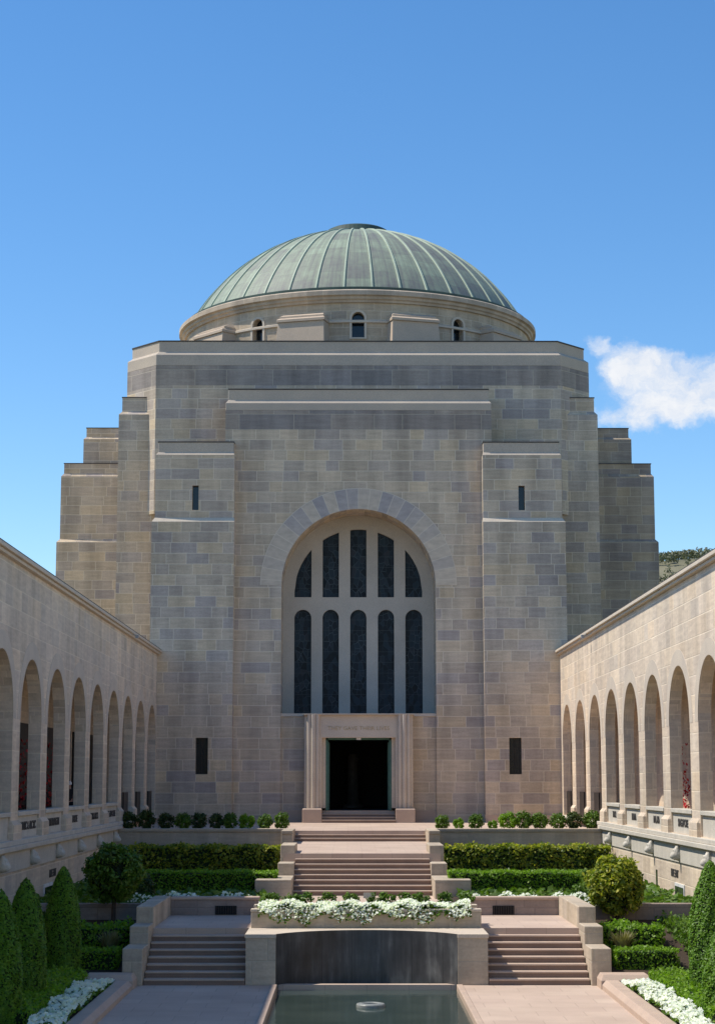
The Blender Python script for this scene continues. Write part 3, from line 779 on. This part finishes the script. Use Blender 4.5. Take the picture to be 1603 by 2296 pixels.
# ------------------------------------------------------------------ stairs and garden walls
def stairs(label, x0, x1, y0, tread, riser, z0, n, yend):
    t = thing('stone_steps', label, 'steps', ((x0 + x1) / 2, y0, z0))
    for i in range(n):
        ya = y0 + tread * i
        step_box(x0, x1, ya, min(ya + tread + .05, yend) if i < n - 1 else yend, z0 - .2, z0 + riser * (i + 1) - .004, t)
    return t
stairs('short wide flight of pink granite steps below the portal terrace', -2.865, 2.865, 83.24, .33, .15, 2.65, 2, 83.9)
stairs('broad middle flight of pink granite steps behind the white flower planter', -2.45, 2.45, 67.2, .35, .171, 1.28, 7, 69.65)
stairs('pink granite steps left of the fountain wall', -5.83, -3.19, 50.2, .34, .16, 0, 7, 52.6)
stairs('pink granite steps right of the fountain wall', 3.19, 5.83, 50.2, .34, .16, 0, 7, 52.6)
for s, sd in ((-1, 'left'), (1, 'right')):
    g = MB(); g.box(s * 3.35, s * 10.68, 83.5, 83.88, 1.0, 3.06); g.box(s * 3.35, s * 10.68, 83.44, 83.9, 3.062, 3.2)
    g.box(s * 2.868, s * 3.348, 80.2, 83.89, 1.0, 3.06); g.box(s * 2.868, s * 3.348, 80.14, 83.9, 3.062, 3.2)
    tag(g.build('terrace_wall', M_wall, bevel=.02), 'low sandstone retaining wall under the shrub row, %s of the steps' % sd, 'wall')
    g = MB()
    g.box(s * 2.455, s * 2.99, 69.68, 72.6, 1.0, 2.95); g.box(s * 2.453, s * 3.03, 68.2, 69.66, 1.0, 2.36); g.box(s * 2.451, s * 3.70, 65.3, 68.18, 1.0, 1.93)
    tag(g.build('stepped_wall', M_wall, bevel=.025), 'stepped sandstone block wall flanking the middle stairs on the %s' % sd, 'wall')
    g = MB()
    g.box(s * 5.84, s * 6.32, 52.62, 57.58, -.2, 1.86); g.box(s * 5.843, s * 6.35, 51.4, 52.6, -.2, 1.42); g.box(s * 5.846, s * 6.38, 50.05, 51.38, -.2, .95)
    tag(g.build('stepped_wall', M_wall, bevel=.025), 'stepped sandstone block wall on the outer side of the %s front stairs' % sd, 'wall')
    tag(MB().box(s * 6.34, s * 10.6, 57.6, 57.95, .6, 1.62).build('bed_wall', M_pinkwall, bevel=.02), 'low dark pink granite wall behind the round tree on the %s' % sd, 'wall')
    lw = thing('planter_wall', 'low pink granite planter wall with dark vent, %s of the flower planter' % sd, 'wall', (s * 4.5, 57.7, 1.28))
    MB().box(s * 3.2, s * 5.835, 57.55, 57.95, 1.1, 1.74).build('wall_body', M_pinkwall, lw)
    MB().box(s * 3.17, s * 5.836, 57.5, 58.0, 1.742, 1.82).build('coping', M_gran, lw, bevel=.015)
    gr = MB(); gr.box(s * 3.85, s * 4.5, 57.535, 57.57, 1.3, 1.56); gr = gr.build('vent', M_black, lw)
    q = MB()
    for i in range(9): q.box(s * (3.88 + .072 * i), s * (3.88 + .072 * i + .022), 57.515, 57.53, 1.3, 1.56)
    q.build('grille', M_bronze, gr)
    g = MB()
    g.rects([(min(s * 6.0, s * 6.42), max(s * 6.0, s * 6.42), 26, 49.1, -.2), (min(s * 6.0, s * 6.42), max(s * 6.0, s * 6.42), 26, 49.1, .12), (min(s * 6.1, s * 6.42), max(s * 6.1, s * 6.42), 26, 49.1, .24)])
    tag(g.build('bed_kerb', M_gran, bevel=.015), 'low pink granite kerb edging the %s flower bed' % sd, 'kerb')
    g = MB(); g.rects([(min(s * 5.98, s * 7.3), max(s * 5.98, s * 7.3), 49.15, 50.0, -.2), (min(s * 5.98, s * 7.3), max(s * 5.98, s * 7.3), 49.15, 50.0, .22), (min(s * 6.05, s * 7.2), max(s * 6.05, s * 7.2), 49.3, 49.9, .36)])
    tag(g.build('kerb_block', M_gran, bevel=.015), 'pink granite block at the foot of the %s stepped wall' % sd, 'kerb')

# fountain wall
fw = thing('fountain_wall', 'sandstone fountain wall with a curved wet granite face above the pool', 'fountain', (0, 51, 0))
RC = 2.75
arc = [(-2.38 + 4.76 * i / 28) for i in range(29)]
yarc = [50.22 + (sqrt(RC * RC - x * x) - sqrt(RC * RC - 2.38 ** 2)) for x in arc]
g = MB()
outl = [(-3.17, 50.2), (-2.385, 50.2)] + [(x, y + .02) for x, y in zip(arc, yarc)] + [(2.385, 50.2), (3.17, 50.2), (3.17, 52.58), (-3.17, 52.58)]
g.plate(outl, [], -.4, 1.2, lambda u, v, w_: (u, v, w_))
body = g.build('wall_body', M_wall, fw)
outl2 = [(-3.19, 50.17), (-2.375, 50.17)] + [(x * .997, y + .03) for x, y in zip(arc, yarc)] + [(2.375, 50.17), (3.19, 50.17), (3.19, 52.59), (-3.19, 52.59)]
MB().plate(outl2, [], 1.202, 1.31, lambda u, v, w_: (u, v, w_)).build('coping', M_trim, fw, bevel=.012)
rings = [[(x * .999, y, -.45), (x * .999, y, 1.305)] for x, y in zip(arc, yarc)]
MB().loft(rings, caps=False, closed=False).build('cascade_face', M_casc, fw, smooth=True)
nz_ = thing('fountain_nozzle', 'round metal fountain ring in the pool', 'fountain', (.06, 46.6, -.13))
MB().lathe([(.20, -.3), (.20, -.06), (.23, -.035), (.33, -.05), (.35, -.075), (.35, -.16)], .06, 46.6, 32).build('ring', plain('wet_steel', (.30, .31, .29), (.2, .21, .2), 4, .4), nz_)
MB().tube((.06, 46.6, -.4), (.06, 46.6, -.08), .05).build('spout', M_bronze, nz_)

pl = thing('flower_planter', 'long sandstone planter box above the fountain wall', 'planter', (0, 53.2, 1.3))
g = MB(); g.box(-3.14, 3.14, 52.2, 52.5, 1.2, 1.74); g.box(-3.14, 3.14, 54.0, 54.3, 1.2, 1.74); g.box(-3.139, -2.85, 52.502, 53.998, 1.2, 1.74); g.box(2.85, 3.139, 52.502, 53.998, 1.2, 1.74)
g.build('planter_body', M_wall, pl, bevel=.02)
g = MB(); g.box(-3.15, 3.15, 52.18, 52.54, 1.742, 1.82); g.box(-3.15, 3.15, 53.96, 54.32, 1.742, 1.82)
g.build('rim', M_trim, pl, bevel=.015)
MB().box(-2.85, 2.85, 52.5, 54.0, 1.3, 1.7).build('soil', M_soil, pl)
pq = thing('plaque_stand', 'small pale plaque standing behind the planter flowers', 'plaque', (.1, 54.4, 1.28))
MB().box(-.06, .26, 54.45, 54.5, 1.97, 2.12).build('plaque', M_pale, pq); MB().box(.06, .14, 54.46, 54.49, 1.28, 1.97).build('post', M_bronze, pq)

# ------------------------------------------------------------------ planting
def hedge(name, label, x0, x1, y0, y1, z0, z1, mat, size, dens=330, rough=.05, group=None):
    if x0 > x1: x0, x1 = x1, x0
    g = MB(); ins = .09
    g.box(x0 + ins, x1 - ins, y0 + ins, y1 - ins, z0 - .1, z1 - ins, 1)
    Ps = []; Ns = []
    def face(n, f, nrm):
        a = NP.random((n, 2)); p = f(a); Ps.append(p); Ns.append(np.tile(nrm, (n, 1)))
    lx, ly, lz = x1 - x0, y1 - y0, z1 - z0
    face(int(lx * lz * dens), lambda a: np.stack([x0 + a[:, 0] * lx, np.full(len(a), y0), z0 + a[:, 1] * lz], 1), (-.25, -1, .75))
    face(int(lx * ly * dens), lambda a: np.stack([x0 + a[:, 0] * lx, y0 + a[:, 1] * ly, np.full(len(a), z1)], 1), (0, -.3, 1))
    for xs, sg in ((x0, -1), (x1, 1)):
        face(int(ly * lz * dens), lambda a, xs=xs: np.stack([np.full(len(a), xs), y0 + a[:, 0] * ly, z0 + a[:, 1] * lz], 1), (sg, 0, .3))
    face(int(lx * lz * dens * .3), lambda a: np.stack([x0 + a[:, 0] * lx, np.full(len(a), y1), z0 + a[:, 1] * lz], 1), (0, 1, .3))
    P = np.concatenate(Ps); N = np.concatenate(Ns)
    lump = rough * (np.sin(P[:, 0] * 4.1 + P[:, 2] * 3) + np.sin(P[:, 0] * 9.3 + 1.3 + P[:, 1] * 5) * .6)
    P = P + N / np.linalg.norm(N, axis=1)[:, None] * (lump + rough * NP.normal(size=len(P)))[:, None] - N * .03
    g.leaves(P, N, size, 0, .85, .62)
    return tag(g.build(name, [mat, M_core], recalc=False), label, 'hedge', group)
for s, sd in ((-1, 'left'), (1, 'right')):
    hedge('hedge', 'tall glossy flushed hedge below the terrace wall on the %s' % sd, s * 3.42, s * 10.45, 79.6, 80.7, 1.36, 2.56, L_yel, .15, 260, .05)
    hedge('hedge', 'clipped box hedge behind the low planter wall on the %s' % sd, s * 2.98, s * 7.6, 66.1, 67.2, 1.34, 2.17, L_box, .085, 520, .025)
    hedge('hedge', 'small mixed hedge beside the %s stepped stair wall' % sd, s * 6.5, s * 8.25, 52.9, 53.9, .5, 1.3, L_box, .10, 420, .06)
    hedge('hedge', 'square clipped box block below the round tree on the %s' % sd, s * 6.6, s * 8.3, 50.9, 51.8, .25, .86, L_box, .07, 600, .025)
    hedge('hedge', 'low clipped green planting between the %s flower bed and the cone topiary' % sd, s * 7.15, s * 9.6, 40.5, 49.0, .15, .52, L_box, .085, 400, .05)
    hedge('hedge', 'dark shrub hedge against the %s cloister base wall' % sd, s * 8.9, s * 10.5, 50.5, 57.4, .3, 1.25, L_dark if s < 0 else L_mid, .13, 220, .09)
    n = 9000
    P = np.stack([s * (3.2 + 7.3 * NP.random(n)), 58.2 + 25 * NP.random(n), 1.38 + .22 * NP.random(n)], 1)
    q = MB(); q.leaves(P, np.tile([0, -.2, 1.], (n, 1)), .26, 0, .7, .6)
    tag(q.build('ground_cover', L_mid, recalc=False), 'low leafy ground cover between the hedges of the %s bed' % sd, 'ground cover', kind='stuff')

def clump_points(centers, rad, per):
    P = []; N = []
    for c in centers:
        d = NP.normal(size=(per, 3)); d /= np.linalg.norm(d, axis=1)[:, None]
        r = rad * NP.random(per) ** .4
        P.append(np.asarray(c) + d * r[:, None]); N.append(d + np.array([0, 0, .5]))
    return np.concatenate(P), np.concatenate(N)
def sphere_dirs(n):
    d = NP.normal(size=(n, 3)); return d / np.linalg.norm(d, axis=1)[:, None]
for s, lab in ((-1, 'round-headed small tree in shade on a thin trunk, left garden'), (1, 'round-headed small tree with yellow-green leaves, right garden')):
    bx, by, bz = s * 7.5, 57.0, .95
    cz = zz(1958 if s < 0 else 1985, 57.0)
    t = thing('round_tree', lab, 'tree', (bx, by, bz))
    tk = MB(); tk.tube((bx, by, bz - .2), (bx + .03, by, cz - .6), .075, .06)
    for k in range(7):
        a = k * .9 + .3; d = Vector((cos(a) * .55, sin(a) * .55, .45 + .1 * (k % 3)))
        tk.tube((bx + .03, by, cz - .75 + .04 * k), Vector((bx, by, cz - .65)) + d, .035, .015, 6)
    tk.build('trunk', M_bark, t)
    c = MB(); dirs = sphere_dirs(190)
    cents = [np.array((bx, by, cz)) + d * np.array([.82, .82, .80]) * (.72 + .3 * RD.random()) for d in dirs]
    P, N = clump_points(cents, .19, 56)
    c.leaves(P, N, .135, 0, .6, .5)
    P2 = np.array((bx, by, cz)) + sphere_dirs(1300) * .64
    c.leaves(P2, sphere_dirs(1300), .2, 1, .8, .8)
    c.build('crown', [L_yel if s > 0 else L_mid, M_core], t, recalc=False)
    sb = MB()
    dirs = sphere_dirs(40); cc = np.array((s * 7.55, 63.5, 1.75))
    P, N = clump_points([cc + d * np.array([.5, .5, .5]) for d in dirs], .18, 60)
    sb.leaves(P, N, .11, 0, .6, .5)
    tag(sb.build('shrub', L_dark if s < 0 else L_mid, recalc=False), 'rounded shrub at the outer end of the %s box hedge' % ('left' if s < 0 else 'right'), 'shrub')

# cone topiary
def cone_mesh(hgt, rad, n, name):
    g = MB()
    h = NP.random(n * 2)
    def prof(h): return np.where(h < .34, .92 + .08 * np.sin(h / .34 * pi / 2), np.cos(np.clip((h - .34) / .66, 0, 1) * pi / 2) ** .64)
    keep = NP.random(n * 2) < prof(h) + .1; h = h[keep][:n]; m = len(h)
    a = NP.random(m) * 2 * pi
    lump = 1 + .03 * np.sin(a * 5 + h * 9) + .025 * np.sin(a * 11 - h * 23)
    r = rad * prof(h) * lump * (1 - .08 * NP.random(m) ** 2)
    P = np.stack([r * np.cos(a), r * np.sin(a), h * hgt], 1); N = np.stack([np.cos(a), np.sin(a), .3 + h * .8], 1)
    g.leaves(P, N, .07, 0, .45, .5)
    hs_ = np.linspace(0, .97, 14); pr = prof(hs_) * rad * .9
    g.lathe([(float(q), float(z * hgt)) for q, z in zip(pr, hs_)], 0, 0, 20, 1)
    me = g.build(name, [L_cone, M_core], recalc=False)
    return me
cones = [(-7.9, 49.7, 2.96, .49, 'tall green cone topiary, furthest of three on the left'), (-7.9, 44.0, 2.94, .51, 'tall green cone topiary, middle of three on the left'), (-7.9, 40.8, 2.87, .51, 'tall green cone topiary cut by the left edge of the picture'),
         (8.1, 45.2, 3.30, .55, 'tall sunlit cone topiary by the right cloister wall'), (7.62, 41.2, 2.15, .50, 'shorter sunlit cone topiary cut by the right edge of the picture')]
for (x, y, h_, r_, lb) in cones:
    t = thing('cone_topiary', lb, 'topiary', (x, y, .12), 'clipped cone topiaries in the side gardens')
    c = cone_mesh(h_ - .1, r_, 12000, 'crown'); c.parent = t; c.location = (0, 0, .1)
    tk = MB(); tk.tube((0, 0, -.15), (0, 0, .5), .07, .05); tk = tk.build('trunk', M_bark); tk.parent = t

# shrubs on the terrace wall
shr = []
for k, mt in enumerate((L_dark, L_mid, L_box)):
    g = MB(); dirs = sphere_dirs(42)
    P, N = clump_points([np.array((0, 0, .34)) + d * np.array([.24, .24, .26]) for d in dirs], .12, 32)
    g.leaves(P, N, .09, 0, .6, .5)
    shr.append(g)
ordn = ['nearest the steps', 'second from the steps', 'third from the steps', 'fourth from the steps', 'fifth from the steps', 'sixth from the steps', 'seventh from the steps', 'eighth from the steps', 'ninth from the steps', 'tenth from the steps']
Ys = 85.2
lp = [633, 595, 553, 517, 485, 447, 411, 373, 328, 290]; rp = [992, 1028, 1068, 1105, 1138, 1173, 1208, 1250, 1287, 1327]
mesh_cache = {}
for sd, lst in (('left', lp), ('right', rp)):
    for i, px in enumerate(lst):
        X = CX + Ys * YAW + (px - 801.5) / F * (Ys * cos(TH) - 2 * sin(TH))
        sc = (.98, .95, 1., .95, .98, 1.08, 1.1, 1.1, 1.15, 1.15)[i] if sd == 'left' else (.95, .68, 1., .62, 1.1, 1.12, 1.1, 1.08, 1.1, 1.12)[i]
        k = (1, 1, 2, 1, 0, 0, 1, 0, 0, 0)[i] if sd == 'left' else (1, 2, 1, 2, 2, 1, 1, 1, 0, 1)[i]
        if k not in mesh_cache:
            o = shr[k].build('shrub', (L_dark, L_mid, L_box)[k], recalc=False); mesh_cache[k] = o
        else:
            o = mesh_cache[k].copy(); COL.objects.link(o)
        o.location = (X, Ys + RD.uniform(-.1, .1), 3.08); o.rotation_euler = (0, 0, RD.random() * 6); o.scale = (sc * 1.12, sc * 1.12, sc * 1.12 * RD.uniform(.93, 1.1))
        tag(o, 'small green shrub on the %s terrace wall, %s' % (sd, ordn[i]), 'shrub', 'shrubs along the terrace wall')

def flowers(name, label, x0, x1, y0, y1, z, hgt, nl, nf, thr=.42, fs=.075, droop=True):
    g = MB()
    if x0 > x1: x0, x1 = x1, x0
    def surf(n, up):
        a = NP.random((n, 2)); X = x0 + a[:, 0] * (x1 - x0); Y = y0 + a[:, 1] * (y1 - y0)
        e = np.minimum(1, np.minimum(a[:, 1], 1 - a[:, 1]) * 4)
        bump = .5 + .25 * np.sin(X * 3.7 + Y * 2.1) + .25 * np.sin(X * 7.9 - Y * 5.3 + 1)
        Z = z + hgt * (.25 + .75 * bump) * e ** .6 + up + NP.normal(size=n) * .02
        if droop: Z = np.where(a[:, 1] < .16, Z - (.16 - a[:, 1]) * 2.6 * bump * hgt * 4, Z)
        return np.stack([X, Y, Z], 1), bump
    P, b = surf(nl, -.02); g.leaves(P, np.tile([0, -.3, 1.], (nl, 1)), .12, 0, .8, .6)
    P, b = surf(nf * 2, .025)
    dn_ = np.array([mnoise.noise(Vector((p[0] * 2.6, p[1] * 2.6, 3.1))) for p in P]) + .5 + NP.normal(size=len(P)) * .1
    P = P[dn_ > thr][:nf]
    P[:, 2] += .02
    g.leaves(P, np.tile([-.3, -.6, .9], (len(P), 1)), fs, 1, .5, .95)
    return tag(g.build(name, [L_mid, L_white], recalc=False), label, 'flowers', kind='stuff')
flowers('white_flowers', 'mass of white flowers spilling over the front of the long planter', -2.95, 2.85, 52.06, 53.0, 1.74, .25, 3400, 6200, .28, .075)
plants = ['leftmost', 'second', 'third', 'fourth', 'fifth', 'sixth', 'seventh', 'eighth', 'ninth', 'tenth', 'rightmost']
for i in range(11):
    x = -2.7 + .54 * i + RD.uniform(-.1, .1)
    if abs(x - .1) < .28: x += .35
    g = MB(); dirs = sphere_dirs(14)
    P, N = clump_points([np.array((x, 53.65, 1.98)) + d * np.array([.21, .14, .14]) for d in dirs], .1, 38)
    g.leaves(P, N, .085, 0, .6, .5)
    tag(g.build('shrub', L_mid, recalc=False), plants[i] + ' of the small green plants behind the white planter flowers', 'plant', 'green plants at the back of the planter')
for s, sd in ((-1, 'left'), (1, 'right')):
    flowers('white_flowers', 'drift of white flowers along the %s bed kerb' % sd, s * 6.42, s * 7.1, 39, 48.8, .18, .26, 2600, 3400, .30, .08, False)
    flowers('white_flowers', 'sparse white flowers behind the %s planter wall' % sd, s * 3.3, s * 7.2, 58.1, 58.9, 1.5, .36, 900, 700, .52, .085, False)
    g = MB(); n = 260
    base = np.array((s * 7.0, 52.35, .62))
    for k in range(n):
        a = RD.random() * 2 * pi; l = .35 + .3 * RD.random(); sp_ = .1 + .4 * RD.random()
        p0 = base + np.array([cos(a) * .08, sin(a) * .08, 0]); p1 = base + np.array([cos(a) * sp_, sin(a) * sp_, l])
        pm = (p0 + p1) / 2 + np.array([0, 0, .12]); tw = np.array([-sin(a), cos(a), 0]) * .012
        g.add([p0 - tw, p0 + tw, pm + tw, pm - tw, p1], [(0, 1, 2, 3), (3, 2, 4)])
    tag(g.build('grass_tuft', L_gras, recalc=False), 'pale dry grass tuft beside the %s box block' % sd, 'grass')

# ------------------------------------------------------------------ hill
def hh0(X, Y): return exp(-((X - 270) / 320) ** 2 - ((Y - 1450) / 420) ** 2)
A = 1 / max(hh0(.18 * Y, Y) / Y for Y in range(700, 2000, 20)) * tan(ang(1233))
def hh(X, Y): return A * hh0(X, Y) + 5 * mnoise.noise(Vector((X / 90, Y / 90, 0))) * hh0(X, Y)
g = MB(); nx_, ny_ = 70, 50
vs = [(-900 + 2900 * i / nx_, 500 + 2200 * j / ny_, hh(-900 + 2900 * i / nx_, 500 + 2200 * j / ny_)) for j in range(ny_ + 1) for i in range(nx_ + 1)]
fs = [(j * (nx_ + 1) + i, j * (nx_ + 1) + i + 1, (j + 1) * (nx_ + 1) + i + 1, (j + 1) * (nx_ + 1) + i) for j in range(ny_) for i in range(nx_)]
g.add(vs, fs)
tag(g.build('hill', plain('hill_scrub', (.16, .15, .09), (.22, .20, .13), .02, .95), smooth=True), kind='structure')
g = MB(); cents = []
for k in range(1000):
    Y = RD.uniform(900, 1560); q = RD.uniform(.14, .23); X = q * Y
    h_ = hh(X, Y); R_ = RD.uniform(2.0, 4.4)
    for j in range(4):
        cents.append((X + RD.uniform(-1, 1) * R_ * .6, Y + RD.uniform(-1, 1) * R_ * .6, h_ + 1.6 + R_ * RD.random()))
P, N = clump_points(cents, 2.2, 11)
g.leaves(P, N, 1.7, 0, .7, .6)
tag(g.build('hill_woodland', L_hill, recalc=False), 'grey-green bushland covering the far hill', 'woodland', kind='stuff')

# ------------------------------------------------------------------ visitor in the left cloister
def skin(name, verts, edges, radii, mat, parent, sub=2):
    me = bpy.data.meshes.new(name); me.from_pydata(verts, edges, [])
    o = bpy.data.objects.new(name, me); COL.objects.link(o); o.parent = parent
    m = o.modifiers.new('skin', 'SKIN'); m.use_smooth_shade = True
    for v, r in zip(me.skin_vertices[0].data, radii): v.radius = (r, r) if not isinstance(r, tuple) else r
    me.skin_vertices[0].data[0].use_root = True
    q = o.modifiers.new('sub', 'SUBSURF'); q.levels = sub; q.render_levels = sub
    me.materials.append(mat)
    return o
M_skin = simple('skin', (.42, .24, .17), .5); M_shirt = simple('black_cloth', (.015, .015, .018), .9); M_hair = simple('dark_hair', (.03, .02, .015), .6)
pr = thing('person', 'person in dark clothes and a white cap standing inside the left cloister', 'person', (-12.0, 78.0, 3.5))
pr.rotation_euler = (0, 0, radians(15))
V = [(0, 0, .93), (0, 0, 1.12), (0, 0, 1.33), (0, 0, 1.45), (0, -.015, 1.56), (0, -.02, 1.66)]
E = [(0, 1), (1, 2), (2, 3), (3, 4), (4, 5)]
Rr = [(.15, .11), (.13, .1), (.16, .11), .055, .085, .07]
for s in (-1, 1):
    b = len(V)
    V += [(s * .17, 0, 1.40), (s * .23, .03, 1.12), (s * .24, -.06, .88), (s * .24, -.08, .80)]; E += [(2, b), (b, b + 1), (b + 1, b + 2), (b + 2, b + 3)]; Rr += [.055, .042, .03, (.035, .02)]
    for f in range(5):
        q = len(V); off = (f - 2) * .018
        V += [(s * .24, -.08 + off, .755), (s * .232, -.085 + off, .72 + abs(f - 2) * .008)]; E += [(b + 3, q), (q, q + 1)]; Rr += [.009, .008]
    b = len(V)
    V += [(s * .09, 0, .86), (s * .1, -.01, .48), (s * .1, .02, .09), (s * .11, -.12, .04)]; E += [(0, b), (b, b + 1), (b + 1, b + 2), (b + 2, b + 3)]; Rr += [.085, .058, .04, .035]
skin('body', V, E, Rr, M_skin, pr)
V2 = [(0, 0, .9), (0, 0, 1.12), (0, 0, 1.33), (0, 0, 1.43)]; E2 = [(0, 1), (1, 2), (2, 3)]; R2 = [(.17, .13), (.15, .12), (.18, .13), .075]
for s in (-1, 1):
    b = len(V2); V2 += [(s * .17, 0, 1.40), (s * .215, .02, 1.2)]; E2 += [(2, b), (b, b + 1)]; R2 += [.07, .06]
skin('shirt', V2, E2, R2, M_shirt, pr)
V3 = [(0, 0, .95)]; E3 = []; R3 = [(.165, .125)]
for s in (-1, 1):
    b = len(V3); V3 += [(s * .09, 0, .86), (s * .1, -.01, .48), (s * .1, .02, .12)]; E3 += [(0, b), (b, b + 1), (b + 1, b + 2)]; R3 += [.1, .075, .06]
skin('trousers', V3, E3, R3, M_shirt, pr)
g = MB(); g.lathe([(.098, 1.62), (.102, 1.66), (.092, 1.72), (.06, 1.765), (.002, 1.775)], 0, -.02, 20)
g.add([(-.08, -.1, 1.635), (.08, -.1, 1.635), (.06, -.2, 1.62), (-.06, -.2, 1.62)], [(0, 1, 2, 3)])
c = g.build('cap', M_white, smooth=True); c.parent = pr
g = MB(); g.lathe([(.085, 1.52), (.1, 1.58), (.097, 1.63)], 0, .01, 20, 0, radians(80), radians(280)); c = g.build('hair', M_hair, smooth=True); c.parent = pr
